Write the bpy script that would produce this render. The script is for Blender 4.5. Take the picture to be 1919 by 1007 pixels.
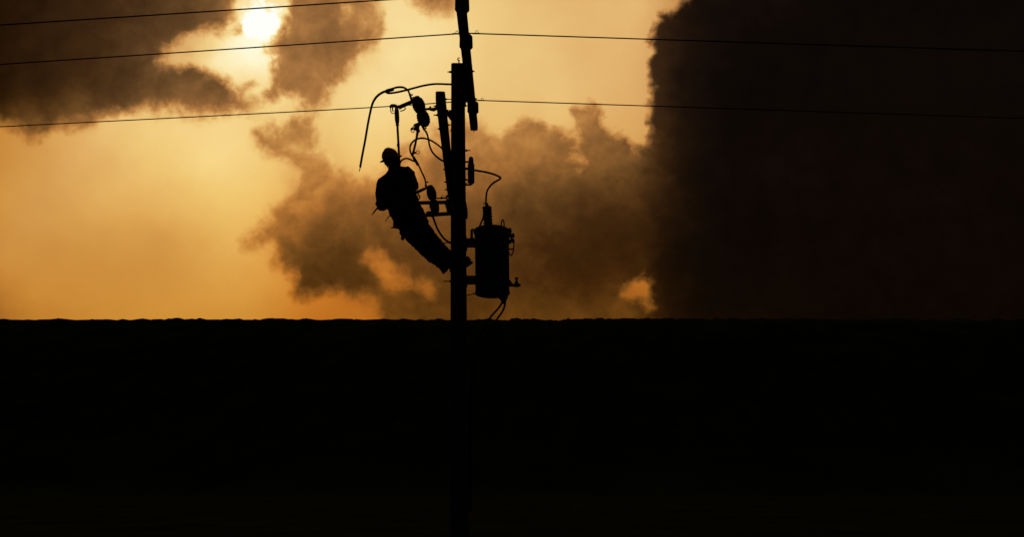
import bpy, math, random
import numpy as np
from mathutils import Vector, Matrix, noise
from mathutils.bvhtree import BVHTree

random.seed(7)
S = bpy.context.scene
for o in list(bpy.data.objects):
    bpy.data.objects.remove(o)
COL = S.collection

# ------------------------------------------------------------------ camera
CZ = 1.65; F = 1300.0; HX = 959.5; HY = 900.0       # eye height, focal length in photo pixels, horizon point
cam_d = bpy.data.cameras.new('camera'); cam = bpy.data.objects.new('camera', cam_d); COL.objects.link(cam)
cam.location = (0, 0, CZ); cam.rotation_euler = (math.radians(90), 0, 0)
cam_d.sensor_width = 36; cam_d.lens = 36*F/1919; cam_d.shift_y = (HY-503.5)/1919
cam_d.clip_start = 0.05; cam_d.clip_end = 6000
S.camera = cam
S.view_settings.view_transform = 'Standard'
try: S.view_settings.look = 'None'
except Exception: pass
S.view_settings.exposure = 0; S.view_settings.gamma = 1

SUN_AZ = math.atan2(488-HX, F)                       # to the left of the view axis
SUN_EL = math.atan2(HY-40, math.hypot(F, 488-HX))
sun_d = bpy.data.lights.new('sun', 'SUN'); sun = bpy.data.objects.new('sun', sun_d); COL.objects.link(sun)
sun_d.energy = 0.5; sun_d.angle = math.radians(3); sun_d.color = (1.0, 0.78, 0.5)   # veiled by cloud, low evening light
sdir = Vector((math.sin(SUN_AZ)*math.cos(SUN_EL), math.cos(SUN_AZ)*math.cos(SUN_EL), math.sin(SUN_EL)))
sun.rotation_euler = (-sdir).to_track_quat('-Z', 'Y').to_euler()
sun.location = sdir*60

# ------------------------------------------------------------------ sky: evening clouds, laid out by direction (azimuth / elevation tangents)
POLYS = [
 # dark bank upper left of the sun
 [(-900,-700),(300,-700),(452,-100),(456,18),(446,42),(424,55),(398,60),(372,72),(335,88),(305,97),(296,108),(312,120),(338,132),(352,128),(368,124),(396,133),(420,148),(436,165),(448,186),(474,194),(500,200),(470,212),(420,212),(372,214),(322,208),(280,205),(230,208),(180,213),(140,226),(104,240),(62,246),(34,238),(0,226),(-900,215)],
 # tall cloud right of the sun
 [(528,-300),(672,-300),(694,-20),(703,18),(694,44),(679,60),(672,72),(682,90),(672,118),(655,140),(640,158),(618,166),(606,196),(596,204),(582,186),(562,172),(536,170),(512,190),(498,178),(512,150),(504,132),(500,112),(506,92),(518,74),(534,56),(530,36),(518,24),(524,0)],
 [(768,-60),(862,-60),(852,2),(840,20),(815,24),(792,14),(774,0)],
 # low bank, centre and right
 [(484,242),(512,236),(540,240),(566,236),(584,258),(592,282),(612,296),(628,316),(660,332),(700,336),(744,322),(770,288),(806,246),(846,236),(892,238),(924,250),(950,248),(963,240),(972,230),(1000,226),(1014,224),(1032,236),(1052,238),(1056,258),(1066,270),(1078,258),(1074,236),(1073,212),(1084,196),(1104,194),(1122,206),(1128,232),(1142,248),(1168,256),(1188,268),(1202,282),(1300,300),(1500,300),(1500,1100),(700,1100),(730,640),(724,606),(712,580),(700,560),(668,552),(640,550),(618,544),(590,556),(566,558),(552,548),(556,524),(556,508),(540,502),(522,498),(518,470),(512,452),(490,448),(474,456),(466,452),(484,430),(500,412),(520,384),(534,362),(532,336),(540,312),(528,296),(498,288),(484,270)],
 # heavy dark bank to the right, invented to keep that side near black
 [(1420,-700),(1345,-60),(1290,-10),(1262,24),(1232,40),(1222,66),(1228,94),(1214,112),(1210,140),(1222,168),(1214,200),(1220,240),(1206,270),(1206,300),(1214,400),(1210,700),(1210,1100),(3200,1100),(3200,-700)],
]
HOLES = [
 [(682,490),(704,484),(722,488),(742,508),(760,520),(786,520),(804,530),(806,552),(788,548),(766,534),(738,536),(720,530),(704,514)],
 [(1158,550),(1174,528),(1196,520),(1219,522),(1220,576),(1200,566),(1180,564)],
 [(1068,282),(1086,284),(1094,298),(1086,314),(1076,304),(1064,292)],
]
SOFT = [(70,245,34,.12),(160,252,30,.16),(552,210,50,.12),(700,60,34,.2),(470,160,15,.34),(655,12,14,-.3),(640,40,10,-.25),(706,45,26,.16),(705,80,20,.14),(480,14,9,.4),(596,300,34,.16),(640,320,40,.08),(560,225,34,.08),(450,60,12,.2),(455,112,9,.2),(425,95,12,.16),(640,215,34,.05),(610,345,40,-.08),(660,290,40,-.05),(575,320,26,-.08),(522,0,26,-.4),(530,266,34,.03),(905,22,30,.10),(940,15,40,.08),(560,335,50,-.20),(470,470,40,.15),(1010,270,20,-.05),(762,260,60,.14),(730,300,60,.12),(630,260,26,-.1),(360,80,40,-.14),(650,25,24,-.16),(632,100,16,-.14),(440,15,30,-.12),(1190,260,60,.0),(690,455,30,-.08),(620,250,40,.12)]
def inside(P, poly):
    x, y = P[..., 0], P[..., 1]; r = np.zeros(x.shape, bool); n = len(poly)
    for i in range(n):
        (x1, y1), (x2, y2) = poly[i], poly[(i+1) % n]
        c = ((y1 > y) != (y2 > y)) & (x < (x2-x1)*(y-y1)/((y2-y1) or 1e-9)+x1)
        r ^= c
    return r
def sdist(P, poly):
    d = np.full(P.shape[:2], 1e9); n = len(poly)
    for i in range(n):
        a = np.array(poly[i], float); b = np.array(poly[(i+1) % n], float); ab = b-a
        t = np.clip(((P-a)@ab)/max(ab@ab, 1e-9), 0, 1)
        q = a+t[..., None]*ab
        d = np.minimum(d, np.hypot(P[..., 0]-q[..., 0], P[..., 1]-q[..., 1]))
    return np.where(inside(P, poly), d, -d)
SKYL = """0,0,.8;800,0,.96;900,0,.92;1000,0,.88;1100,0,.86;1200,0,.88;750,100,.97;800,60,.97;900,100,.92;1000,100,.90;1100,100,.865;1200,100,.845;
650,200,.94;700,170,.97;900,200,.90;1000,200,.885;1100,180,.87;1200,200,.83;1190,260,.83;600,230,.92;940,225,.90;1050,220,.9;0,225,.74;0,250,.77;100,255,.83;200,250,.91;300,240,.94;400,235,.95;
0,300,.77;100,300,.82;200,300,.87;300,300,.93;400,300,.97;480,300,.95;0,350,.79;100,350,.82;200,350,.87;300,350,.90;400,345,.94;450,350,.94;520,350,.92;560,335,.86;600,330,.84;690,310,.92;
0,400,.79;100,400,.81;200,400,.85;300,400,.87;400,400,.90;480,400,.91;0,450,.77;100,450,.785;200,450,.80;300,450,.80;400,450,.86;480,460,.88;
0,500,.775;100,500,.775;200,500,.78;300,500,.79;400,500,.84;500,510,.84;0,550,.70;60,550,.77;200,550,.775;300,550,.79;400,550,.81;500,550,.81;600,565,.77;
0,594,.62;60,594,.73;200,594,.78;300,594,.79;400,594,.79;500,594,.78;600,594,.72;680,594,.72;700,500,.70;730,520,.76;790,545,.64;700,540,.6;
1190,540,.68;1190,556,.62;1080,292,.80;1150,592,.45;488,40,1.03;466,40,1.0;510,40,1.0;488,70,.99;488,8,.90;445,40,.91;420,110,1.0;400,130,.995;485,105,1.01;450,120,1.0;345,95,.84;380,95,.93;
500,165,.97;460,175,.97;440,150,.97;505,210,.94;550,210,.92;700,110,.93;700,60,.92;720,20,.96;490,240,.93;560,225,.94;640,25,.8;650,240,.93;700,240,.95;800,200,.93;470,-10,.93;530,-2,.94;
740,260,.93;660,290,.92;1500,0,.3;1500,500,.3;1900,300,.2;-300,300,.7;-300,0,.6;-300,600,.6;300,900,.6;700,900,.5;1200,900,.3;450,-300,.9;900,-300,.8"""
CLDL = """0,0,.13;100,0,.17;200,0,.235;300,0,.31;400,0,.45;430,10,.56;0,60,.14;0,100,.14;100,100,.195;200,100,.27;300,60,.34;400,45,.40;350,40,.36;280,110,.40;0,180,.15;100,180,.21;200,180,.29;300,170,.37;400,170,.42;450,185,.56;
370,150,.42;250,130,.29;60,236,.46;20,215,.3;160,250,.70;90,225,.34;200,208,.42;300,205,.55;400,208,.60;330,95,.55;560,50,.55;600,30,.57;650,50,.58;540,110,.55;600,120,.56;650,120,.58;610,180,.72;560,165,.64;510,190,.70;690,40,.74;505,100,.64;620,0,.58;540,0,.62;
800,5,.60;840,10,.68;540,260,.70;520,280,.72;590,300,.80;650,335,.76;600,360,.68;700,350,.68;760,320,.74;820,300,.62;820,250,.78;550,340,.72;540,400,.66;580,400,.62;620,400,.50;700,400,.48;780,440,.39;600,460,.38;640,460,.35;560,460,.44;530,470,.52;
600,520,.33;650,540,.32;700,560,.40;750,480,.40;690,460,.44;780,540,.38;820,560,.34;780,594,.36;740,560,.42;740,594,.44;560,540,.38;480,440,.74;510,400,.68;530,440,.56;900,260,.72;950,280,.66;1000,240,.64;1000,300,.60;1050,300,.58;
1100,210,.64;1100,260,.57;1130,300,.49;1190,290,.50;900,330,.56;900,400,.44;950,400,.37;1000,350,.42;1050,350,.42;1000,450,.27;1050,450,.26;1100,400,.27;1150,400,.255;1190,400,.27;1100,350,.38;1150,350,.35;1190,340,.37;
1100,500,.20;1150,480,.19;1000,500,.28;1050,520,.25;950,520,.29;900,560,.33;950,594,.40;1000,590,.36;1100,560,.27;1150,530,.30;1190,480,.22;1180,594,.40;880,450,.39;1080,594,.38;850,500,.36;
1235,0,.20;1235,100,.20;1235,200,.18;1235,300,.20;1235,400,.15;1235,500,.12;1235,594,.15;1290,0,.10;1290,150,.09;1290,300,.09;1290,450,.08;1290,594,.09;1450,0,.07;1450,300,.07;1450,594,.07;1700,150,.055;1700,450,.055;1990,0,.05;1990,600,.05;
-300,0,.1;-300,200,.12;0,-300,.12;450,-300,.45;900,-300,.5;1300,-300,.1;300,900,.25;800,900,.2;1300,900,.06"""
def pts(s):
    return np.array([[float(v) for v in t.split(',')] for t in s.replace('\n', '').split(';') if t.strip()])
def rbf(P, c):
    X = c[:, :2]; d = np.hypot(X[:, None, 0]-X[None, :, 0], X[:, None, 1]-X[None, :, 1])
    m = c[:, 2].mean(); w = np.linalg.solve(d+np.eye(len(c))*1e-6*0-np.eye(len(c))*4.0, c[:, 2]-m)
    D = np.hypot(P[..., None, 0]-X[:, 0], P[..., None, 1]-X[:, 1])
    return D@w+m
X0, X1, NX = -60.0, 1980.0, 118
xs = np.linspace(X0, X1, NX)
ys = np.array(list(range(-60, 620, 17))+[660, 760, 900], float)
G = np.stack(np.meshgrid(xs, ys), -1)
dens = np.full(G.shape[:2], -1e9)
for p in POLYS: dens = np.maximum(dens, sdist(G, p))
for p in HOLES: dens = np.minimum(dens, -sdist(G, p))
dens = 0.5+np.clip(dens/110.0, -.5, .5)
for x, y, r, a in SOFT: dens += a*np.exp(-((G[..., 0]-x)**2+(G[..., 1]-y)**2)/(2*(r*.7)**2))
dens = np.clip(dens, 0, 1)
skl = np.clip(rbf(G, pts(SKYL)), .1, 1.2)/1.25
cll = np.clip(rbf(G, pts(CLDL)), .045, 1.0)/1.25

class NT:
    """small helper for node trees"""
    def __init__(s, t): s.t = t
    def n(s, typ, **k):
        nd = s.t.nodes.new(typ)
        for a, v in k.items(): setattr(nd, a, v)
        return nd
    def put(s, sock, v):
        if hasattr(v, 'is_output') or isinstance(v, bpy.types.NodeSocket): s.t.links.new(v, sock)
        else: sock.default_value = v
    def m(s, op, a, b=None, c=None, clamp=False):
        nd = s.n('ShaderNodeMath', operation=op, use_clamp=clamp); s.put(nd.inputs[0], a)
        if b is not None: s.put(nd.inputs[1], b)
        if c is not None: s.put(nd.inputs[2], c)
        return nd.outputs[0]
    def mapr(s, v, a, b, c, d, kind='LINEAR'):
        nd = s.n('ShaderNodeMapRange', interpolation_type=kind)
        for i, q in enumerate((v, a, b, c, d)): s.put(nd.inputs[i], q)
        return nd.outputs[0]
    def noise(s, vec, scale, detail=5, rough=.55, lac=2.1, dist=0):
        nd = s.n('ShaderNodeTexNoise'); nd.noise_dimensions = '3D'; nd.normalize = True
        s.put(nd.inputs['Vector'], vec); nd.inputs['Scale'].default_value = scale; nd.inputs['Detail'].default_value = detail
        nd.inputs['Roughness'].default_value = rough; nd.inputs['Lacunarity'].default_value = lac; nd.inputs['Distortion'].default_value = dist
        return nd.outputs
    def xyz(s, x, y, z):
        nd = s.n('ShaderNodeCombineXYZ'); s.put(nd.inputs[0], x); s.put(nd.inputs[1], y); s.put(nd.inputs[2], z); return nd.outputs[0]
def lin(c): return tuple(((v/255)/12.92 if v/255 <= .04045 else ((v/255+.055)/1.055)**2.4) for v in c)

W = bpy.data.worlds.new('World'); S.world = W; W.use_nodes = True
W.node_tree.nodes.clear(); T = NT(W.node_tree)
tc = T.n('ShaderNodeTexCoord'); sep = T.n('ShaderNodeSeparateXYZ'); T.put(sep.inputs[0], tc.outputs['Generated'])
dx, dy, dz = sep.outputs
yy = T.m('MAXIMUM', dy, 0.12)
u = T.m('MULTIPLY_ADD', T.m('DIVIDE', dx, yy), F, HX)
v = T.m('MULTIPLY_ADD', T.m('DIVIDE', dz, yy), -F, HY)
pv = T.xyz(T.m('MULTIPLY', u, .01), T.m('MULTIPLY', v, .01), 0.0)
# billow the outlines
w1 = T.noise(pv, 1.3, 3, .5); sw = T.n('ShaderNodeSeparateColor'); T.put(sw.inputs[0], w1[1])
w2 = T.noise(pv, 4.2, 4, .6); sw2 = T.n('ShaderNodeSeparateColor'); T.put(sw2.inputs[0], w2[1])
def off(c1, c2, base, a1=36, a2=20):
    q = T.m('MULTIPLY_ADD', T.m('SUBTRACT', c1, .5), a1, base)
    return T.m('MULTIPLY_ADD', T.m('SUBTRACT', c2, .5), a2, q)
uw = off(sw.outputs[0], sw2.outputs[0], u); vw = off(sw.outputs[1], sw2.outputs[1], v)
U = T.m('DIVIDE', T.m('SUBTRACT', uw, X0), X1-X0, clamp=True)
UU = T.xyz(U, U, U)
acc = None
for i, yv in enumerate(ys):
    cn = T.n('ShaderNodeRGBCurve'); mp = cn.mapping; mp.use_clip = False; mp.extend = 'HORIZONTAL'
    for k, arr in enumerate((dens, cll, skl)):
        cv = mp.curves[k]
        cv.points[0].location = (0, float(arr[i, 0])); cv.points[1].location = (1, float(arr[i, -1]))
        for j in range(1, NX-1): cv.points.new(float((xs[j]-X0)/(X1-X0)), float(arr[i, j]))
        for pnt in cv.points: pnt.handle_type = 'AUTO_CLAMPED'
    mp.update(); T.put(cn.inputs['Color'], UU)
    if acc is None: acc = cn.outputs[0]
    else:
        f = T.mapr(vw, float(ys[i-1]), float(yv), 0.0, 1.0)
        mx = T.n('ShaderNodeMix', data_type='RGBA'); T.put(mx.inputs[0], f); T.put(mx.inputs[6], acc); T.put(mx.inputs[7], cn.outputs[0]); acc = mx.outputs[2]
ss = T.n('ShaderNodeSeparateColor'); T.put(ss.inputs[0], acc)
D_, CL, SL = ss.outputs
n1 = T.noise(pv, 2.0, 5, .55, dist=.35)[0]; n2 = T.noise(pv, .8, 3, .5)[0]; n3 = T.noise(pv, 4.6, 4, .5, dist=.5)[0]
# finer billows shape the rims; depth of cloud sets how soft they look
dd = T.m('MULTIPLY_ADD', T.m('SUBTRACT', n1, .5), .30, D_)
dd = T.m('MULTIPLY_ADD', T.m('SUBTRACT', n3, .5), .18, dd)
soft = T.mapr(u, 840.0, 1010.0, .18, .10)
cf = T.mapr(dd, T.m('SUBTRACT', .485, soft), T.m('ADD', .505, soft), 0.0, 1.0, 'SMOOTHSTEP')
cl = T.m('MULTIPLY', CL, T.mapr(n1, .3, .7, 1.12, .88)); cl = T.m('MULTIPLY', cl, T.mapr(n3, .3, .7, 1.035, .965))
sl = T.m('MULTIPLY', SL, T.mapr(n2, .3, .7, .994, 1.006)); sl = T.m('MULTIPLY', sl, T.mapr(n1, .3, .7, .995, 1.005))
mxl = T.n('ShaderNodeMix', data_type='FLOAT'); T.put(mxl.inputs[0], cf); T.put(mxl.inputs[2], sl); T.put(mxl.inputs[3], cl)
L = mxl.outputs[0]
# the sun itself burning through a gap, with a little glow in the thin cloud round it
SX, SY = 488.0, 44.0
def dist(a, b): return T.m('POWER', T.m('ADD', T.m('POWER', T.m('ABSOLUTE', T.m('SUBTRACT', a, SX)), 2.0), T.m('POWER', T.m('ABSOLUTE', T.m('SUBTRACT', b, SY)), 2.0)), .5)
us = off(sw.outputs[0], sw2.outputs[0], u, 40, 70); vs = off(sw.outputs[1], sw2.outputs[1], v, 40, 70)
ds = dist(us, vs)
L = T.m('ADD', L, T.mapr(dist(uw, vw), 30.0, 120.0, .05, 0.0, 'SMOOTHSTEP'))
L = T.m('ADD', L, T.m('MULTIPLY', T.mapr(ds, 8.0, 46.0, .27, 0.0, 'SMOOTHSTEP'), T.mapr(D_, .5, .95, 1.0, .25)))
# thin cloud edges facing the sun light up
rim = T.m('MULTIPLY', T.m('MULTIPLY', cf, T.m('SUBTRACT', 1.0, cf)), 4.0)
L = T.m('ADD', L, T.m('MULTIPLY', rim, T.mapr(dist(u, v), 60.0, 330.0, .085, .012, 'SMOOTHSTEP')))
L = T.m('MINIMUM', L, 1.0)
cr = T.n('ShaderNodeValToRGB'); T.put(cr.inputs[0], L)
PAL = [(0, (0, 0, 0)), (.06, (15, 9, 6)), (.13, (33, 20, 11)), (.25, (64, 41, 21)), (.36, (92, 63, 34)), (.45, (115, 80, 44)), (.55, (144, 99, 55)), (.65, (171, 118, 65)), (.75, (197, 141, 79)), (.85, (222, 173, 106)), (.93, (240, 204, 132)), (.98, (250, 224, 160)), (1.03, (255, 244, 200)), (1.09, (255, 254, 232)), (1.16, (255, 255, 250))]
el = cr.color_ramp.elements
el[0].position = 0; el[0].color = (0, 0, 0, 1); el[1].position = PAL[-1][0]/1.25; el[1].color = (*lin(PAL[-1][1]), 1)
for t, c in PAL[1:-1]:
    e = el.new(t/1.25); e.color = (*lin(c), 1)
# lower air is redder
tint = T.n('ShaderNodeMix', data_type='RGBA', blend_type='MULTIPLY'); T.put(tint.inputs[0], T.m('MAXIMUM', T.mapr(v, 150.0, 600.0, 0.0, 1.0), T.mapr(u, 0.0, 260.0, .72, 0.0))); T.put(tint.inputs[6], cr.outputs[0]); tint.inputs[7].default_value = (1.0, .84, .36, 1)
tint2 = T.n('ShaderNodeMix', data_type='RGBA', blend_type='MULTIPLY'); T.put(tint2.inputs[0], T.m('MULTIPLY', T.mapr(v, 240.0, 560.0, 0.0, 1.0, 'SMOOTHSTEP'), T.m('MULTIPLY', T.mapr(u, 420.0, 620.0, 0.0, 1.0, 'SMOOTHSTEP'), T.m('MULTIPLY', T.mapr(u, 1190.0, 1300.0, 1.0, 0.0), T.mapr(L, .28, .56, .35, 1.0))))); T.put(tint2.inputs[6], tint.outputs[2]); tint2.inputs[7].default_value = (1.0, .78, .55, 1)
# the sky behind and beside the viewer: plain dusk sky, much dimmer
ns = T.n('ShaderNodeTexSky'); ns.sky_type = 'NISHITA'; ns.sun_disc = False; ns.sun_elevation = SUN_EL; ns.sun_rotation = SUN_AZ
bg1 = T.n('ShaderNodeBackground'); T.put(bg1.inputs[0], tint2.outputs[2]); bg1.inputs[1].default_value = 1.0
bg2 = T.n('ShaderNodeBackground'); T.put(bg2.inputs[0], ns.outputs[0]); bg2.inputs[1].default_value = .003
ms = T.n('ShaderNodeMixShader'); T.put(ms.inputs[0], T.mapr(dy, .3, .66, 0.0, 1.0, 'SMOOTHSTEP')); T.put(ms.inputs[1], bg2.outputs[0]); T.put(ms.inputs[2], bg1.outputs[0])
wo = T.n('ShaderNodeOutputWorld'); T.put(wo.inputs[0], ms.outputs[0])
W.cycles.sampling_method = 'MANUAL'; W.cycles.sample_map_resolution = 512

# ------------------------------------------------------------------ materials
def mat(name, c, rough=.7, var=.25, scale=20, metal=0, bump=.0, spec=.3, c2=None):
    m = bpy.data.materials.new(name); m.use_nodes = True; t = NT(m.node_tree); b = m.node_tree.nodes['Principled BSDF']
    co = t.n('ShaderNodeTexCoord').outputs['Object']; nz = t.noise(co, scale, 5, .6)[0]
    mx = t.n('ShaderNodeMix', data_type='RGBA'); t.put(mx.inputs[0], t.mapr(nz, .35, .65, 0.0, 1.0))
    d = c2 or tuple(v*(1-var) for v in c)
    mx.inputs[6].default_value = (*c, 1); mx.inputs[7].default_value = (*d, 1); t.put(b.inputs['Base Color'], mx.outputs[2])
    b.inputs['Roughness'].default_value = rough; b.inputs['Metallic'].default_value = metal
    b.inputs['Specular IOR Level'].default_value = spec
    if bump:
        bp = t.n('ShaderNodeBump'); bp.inputs['Strength'].default_value = bump; bp.inputs['Distance'].default_value = .01
        t.put(bp.inputs['Height'], t.noise(co, scale*3, 6, .6)[0]); t.put(b.inputs['Normal'], bp.outputs[0])
    return m
M = dict(
 concrete=mat('weathered_concrete', (.085, .08, .07), .95, .35, 6, bump=.4, spec=.1),
 steel=mat('galvanised_steel', (.10, .10, .10), .9, .4, 30, .1, spec=.05),
 porcelain=mat('brown_porcelain', (.05, .025, .016), .75, .3, 12, spec=.08),
 polymer=mat('grey_polymer', (.06, .06, .065), .7, .2, 20, spec=.1),
 rubber=mat('black_cable_jacket', (.012, .012, .012), 1, .2, 30, spec=.02),
 bare=mat('aluminium_conductor', (.05, .05, .05), .8, .2, 60, spec=.1),
 tank=mat('grey_tank_paint', (.08, .085, .085), .95, .25, 5, spec=.05),
 shirt=mat('navy_work_shirt', (.014, .017, .028), 1, .3, 25, bump=.5, spec=.05),
 trousers=mat('dark_work_trousers', (.014, .014, .017), 1, .3, 25, bump=.5, spec=.05),
 skin=mat('skin', (.16, .085, .055), .7, .1, 20, spec=.15),
 hat=mat('red_hard_hat_shell', (.65, .05, .015), .5, .1, 8, spec=.3),
 leather=mat('worn_leather', (.03, .018, .011), .9, .4, 30, bump=.3, spec=.1),
 glove=mat('work_glove', (.05, .035, .02), .95, .3, 30, spec=.05),
 hair=mat('black_hair', (.008, .007, .006), .8, .3, 60, spec=.1),
 strap=mat('webbing_strap', (.03, .026, .015), .95, .3, 60, spec=.05),
 fibre=mat('fibreglass_stick', (.10, .075, .02), .7, .15, 10, spec=.15),
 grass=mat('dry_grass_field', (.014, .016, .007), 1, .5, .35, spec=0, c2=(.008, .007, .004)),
 added_forest=mat('added_hillside', (.014, .020, .008), 1, .5, .08, spec=0, c2=(.007, .009, .004)),
 eye=mat('eye_white', (.5, .48, .45), .4, .05, 30),
)

# ------------------------------------------------------------------ geometry helpers
def P(px, py, D): return Vector(((px-HX)/F*D, D, CZ+(HY-py)/F*D))
def px2m(n, D): return n*D/F
def basis(d):
    d = d.normalized(); a = Vector((0, 0, 1)) if abs(d.z) < .95 else Vector((0, 1, 0))
    x = d.cross(a).normalized(); return x, x.cross(d).normalized() if False else d.cross(x).normalized()
def smooth(pts, sub=6, closed=False):
    p = [Vector(q) for q in pts]; out = []
    if len(p) < 3: return p
    for i in range(len(p)-1):
        a = p[i-1] if i else p[0]*2-p[1]; b = p[i]; c = p[i+1]; d = p[i+2] if i+2 < len(p) else p[-1]*2-p[-2]
        for k in range(sub):
            t = k/sub
            out.append(.5*((2*b)+(c-a)*t+(2*a-5*b+4*c-d)*t*t+(3*b-a-3*c+d)*t**3))
    out.append(p[-1]); return out
class MB:
    def __init__(s): s.v = []; s.f = []
    def ring_loft(s, rings, cap=True):
        n = len(rings[0]); b = len(s.v)
        for r in rings: s.v += [Vector(q) for q in r]
        for i in range(len(rings)-1):
            for j in range(n):
                k = (j+1) % n; s.f.append((b+i*n+j, b+i*n+k, b+(i+1)*n+k, b+(i+1)*n+j))
        if cap:
            s.f.append(tuple(b+j for j in reversed(range(n)))); s.f.append(tuple(b+(len(rings)-1)*n+j for j in range(n)))
        return s
    def tube(s, pts, r, seg=10, sub=6, cap=True):
        R = r if isinstance(r, (list, tuple)) else [r]*len(pts)
        p = smooth(pts, sub) if sub > 1 else [Vector(q) for q in pts]
        rr = [R[0]+(R[-1]-R[0])*0 for _ in p]
        for i in range(len(p)):
            t = i/(len(p)-1)*(len(R)-1); k = min(int(t), len(R)-2); rr[i] = R[k]+(R[k+1]-R[k])*(t-k)
        x, y = basis(p[1]-p[0]); rings = []
        for i, q in enumerate(p):
            d = (p[min(i+1, len(p)-1)]-p[max(i-1, 0)]).normalized()
            x = (x-d*x.dot(d)).normalized(); y = d.cross(x)
            rings.append([q+(x*math.cos(a)+y*math.sin(a))*rr[i] for a in [2*math.pi*j/seg for j in range(seg)]])
        return s.ring_loft(rings, cap)
    def lathe(s, a, b, prof, seg=24):
        a = Vector(a); b = Vector(b); d = b-a; x, y = basis(d)
        return s.ring_loft([[a+d*t+(x*math.cos(q)+y*math.sin(q))*max(r, 1e-4) for q in [2*math.pi*j/seg for j in range(seg)]] for t, r in prof])
    def box(s, c, h, ax=None, bev=.12):
        c = Vector(c); ax = ax or (Vector((1, 0, 0)), Vector((0, 1, 0)), Vector((0, 0, 1)))
        w = min(h)*bev; hx, hy, hz = h
        def ring(z, ix):
            X, Y = hx-ix, hy-ix; q = w if ix == 0 else w
            c8 = [(X-q, -Y), (X, -Y+q), (X, Y-q), (X-q, Y), (-X+q, Y), (-X, Y-q), (-X, -Y+q), (-X+q, -Y)]
            return [c+ax[0]*a+ax[1]*b+ax[2]*z for a, b in c8]
        return s.ring_loft([ring(-hz, w*.8), ring(-hz+w, 0), ring(hz-w, 0), ring(hz, w*.8)])
    def bar(s, a, b, w, t, up=None, bev=.12):
        a = Vector(a); b = Vector(b); d = (b-a).normalized(); up = Vector(up or (0, 0, 1)); x = d.cross(up)
        x = x.normalized() if x.length > 1e-3 else Vector((1, 0, 0)); z = x.cross(d).normalized()
        return s.box((a+b)/2, (w/2, (b-a).length/2, t/2), (x, d, z), bev)
    def ball(s, c, r, ax=None, seg=14, n=9):
        c = Vector(c); r = r if isinstance(r, (tuple, list)) else (r, r, r); ax = ax or (Vector((1, 0, 0)), Vector((0, 1, 0)), Vector((0, 0, 1)))
        rings = []
        for i in range(n):
            t = math.pi*(i+.02)/(n-1+.04); rings.append([c+ax[0]*(r[0]*math.sin(t)*math.cos(q))+ax[1]*(r[1]*math.sin(t)*math.sin(q))-ax[2]*(r[2]*math.cos(t)) for q in [2*math.pi*j/seg for j in range(seg)]])
        return s.ring_loft(rings)
    def torus(s, c, R, r, nrm, a0=0, a1=2*math.pi, seg=8, n=22):
        x, y = basis(Vector(nrm)); c = Vector(c)
        return s.tube([c+(x*math.cos(a0+(a1-a0)*i/n)+y*math.sin(a0+(a1-a0)*i/n))*R for i in range(n+1)], r, seg, 1)
    def mesh(s, name, origin=Vector((0, 0, 0)), sm=True):
        me = bpy.data.meshes.new(name); me.from_pydata([tuple(q-origin) for q in s.v], [], s.f); me.update()
        for p in me.polygons: p.use_smooth = sm and len(p.vertices) <= 4
        if sm:
            try: me.set_sharp_from_angle(angle=math.radians(42))
            except Exception: pass
        return me
def tag(o, label=None, cat=None, group=None, kind=None):
    if label: o['label'] = label
    if cat: o['category'] = cat
    if group: o['group'] = group
    if kind: o['kind'] = kind
    return o
def thing(name, loc, label, cat, group=None):
    o = bpy.data.objects.new(name, None); o.empty_display_size = .1; COL.objects.link(o); o.location = loc
    return tag(o, label, cat, group)
def wloc(o):
    v = Vector(o.location)
    while o.parent: o = o.parent; v += Vector(o.location)
    return v
def part(name, mb, m, parent=None, origin=None, sm=True):
    org = wloc(parent) if parent else Vector(origin or (0, 0, 0))
    o = bpy.data.objects.new(name, mb.mesh(name, org, sm)); o.data.materials.append(m); COL.objects.link(o)
    if parent: o.parent = parent
    else: o.location = org
    return o
def ribs(t0, t1, n, r0, r1, k=4):
    """profile of n sheds between t0 and t1, core r0, rim r1 (numbers or functions of 0..1)"""
    out = []
    f0 = r0 if callable(r0) else (lambda q: r0); f1 = r1 if callable(r1) else (lambda q: r1)
    for i in range(n):
        for a, w in ((.05, 0), (.35, .75), (.55, 1), (.72, .9), (.9, 0)):
            q = (i+a)/n; out.append((t0+(t1-t0)*q, f0(q)+(f1(q)-f0(q))*w))
    return out
def bolt(mb, p, d, L, r=.011):
    p = Vector(p); d = Vector(d).normalized(); mb.tube([p-d*.01, p+d*L], r*.62, 8, 1)
    mb.lathe(p-d*.004, p+d*min(.02, L*.45), [(0, r*.7), (.05, r*1.25), (.95, r*1.25), (1, r*.7)], 6)

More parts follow.
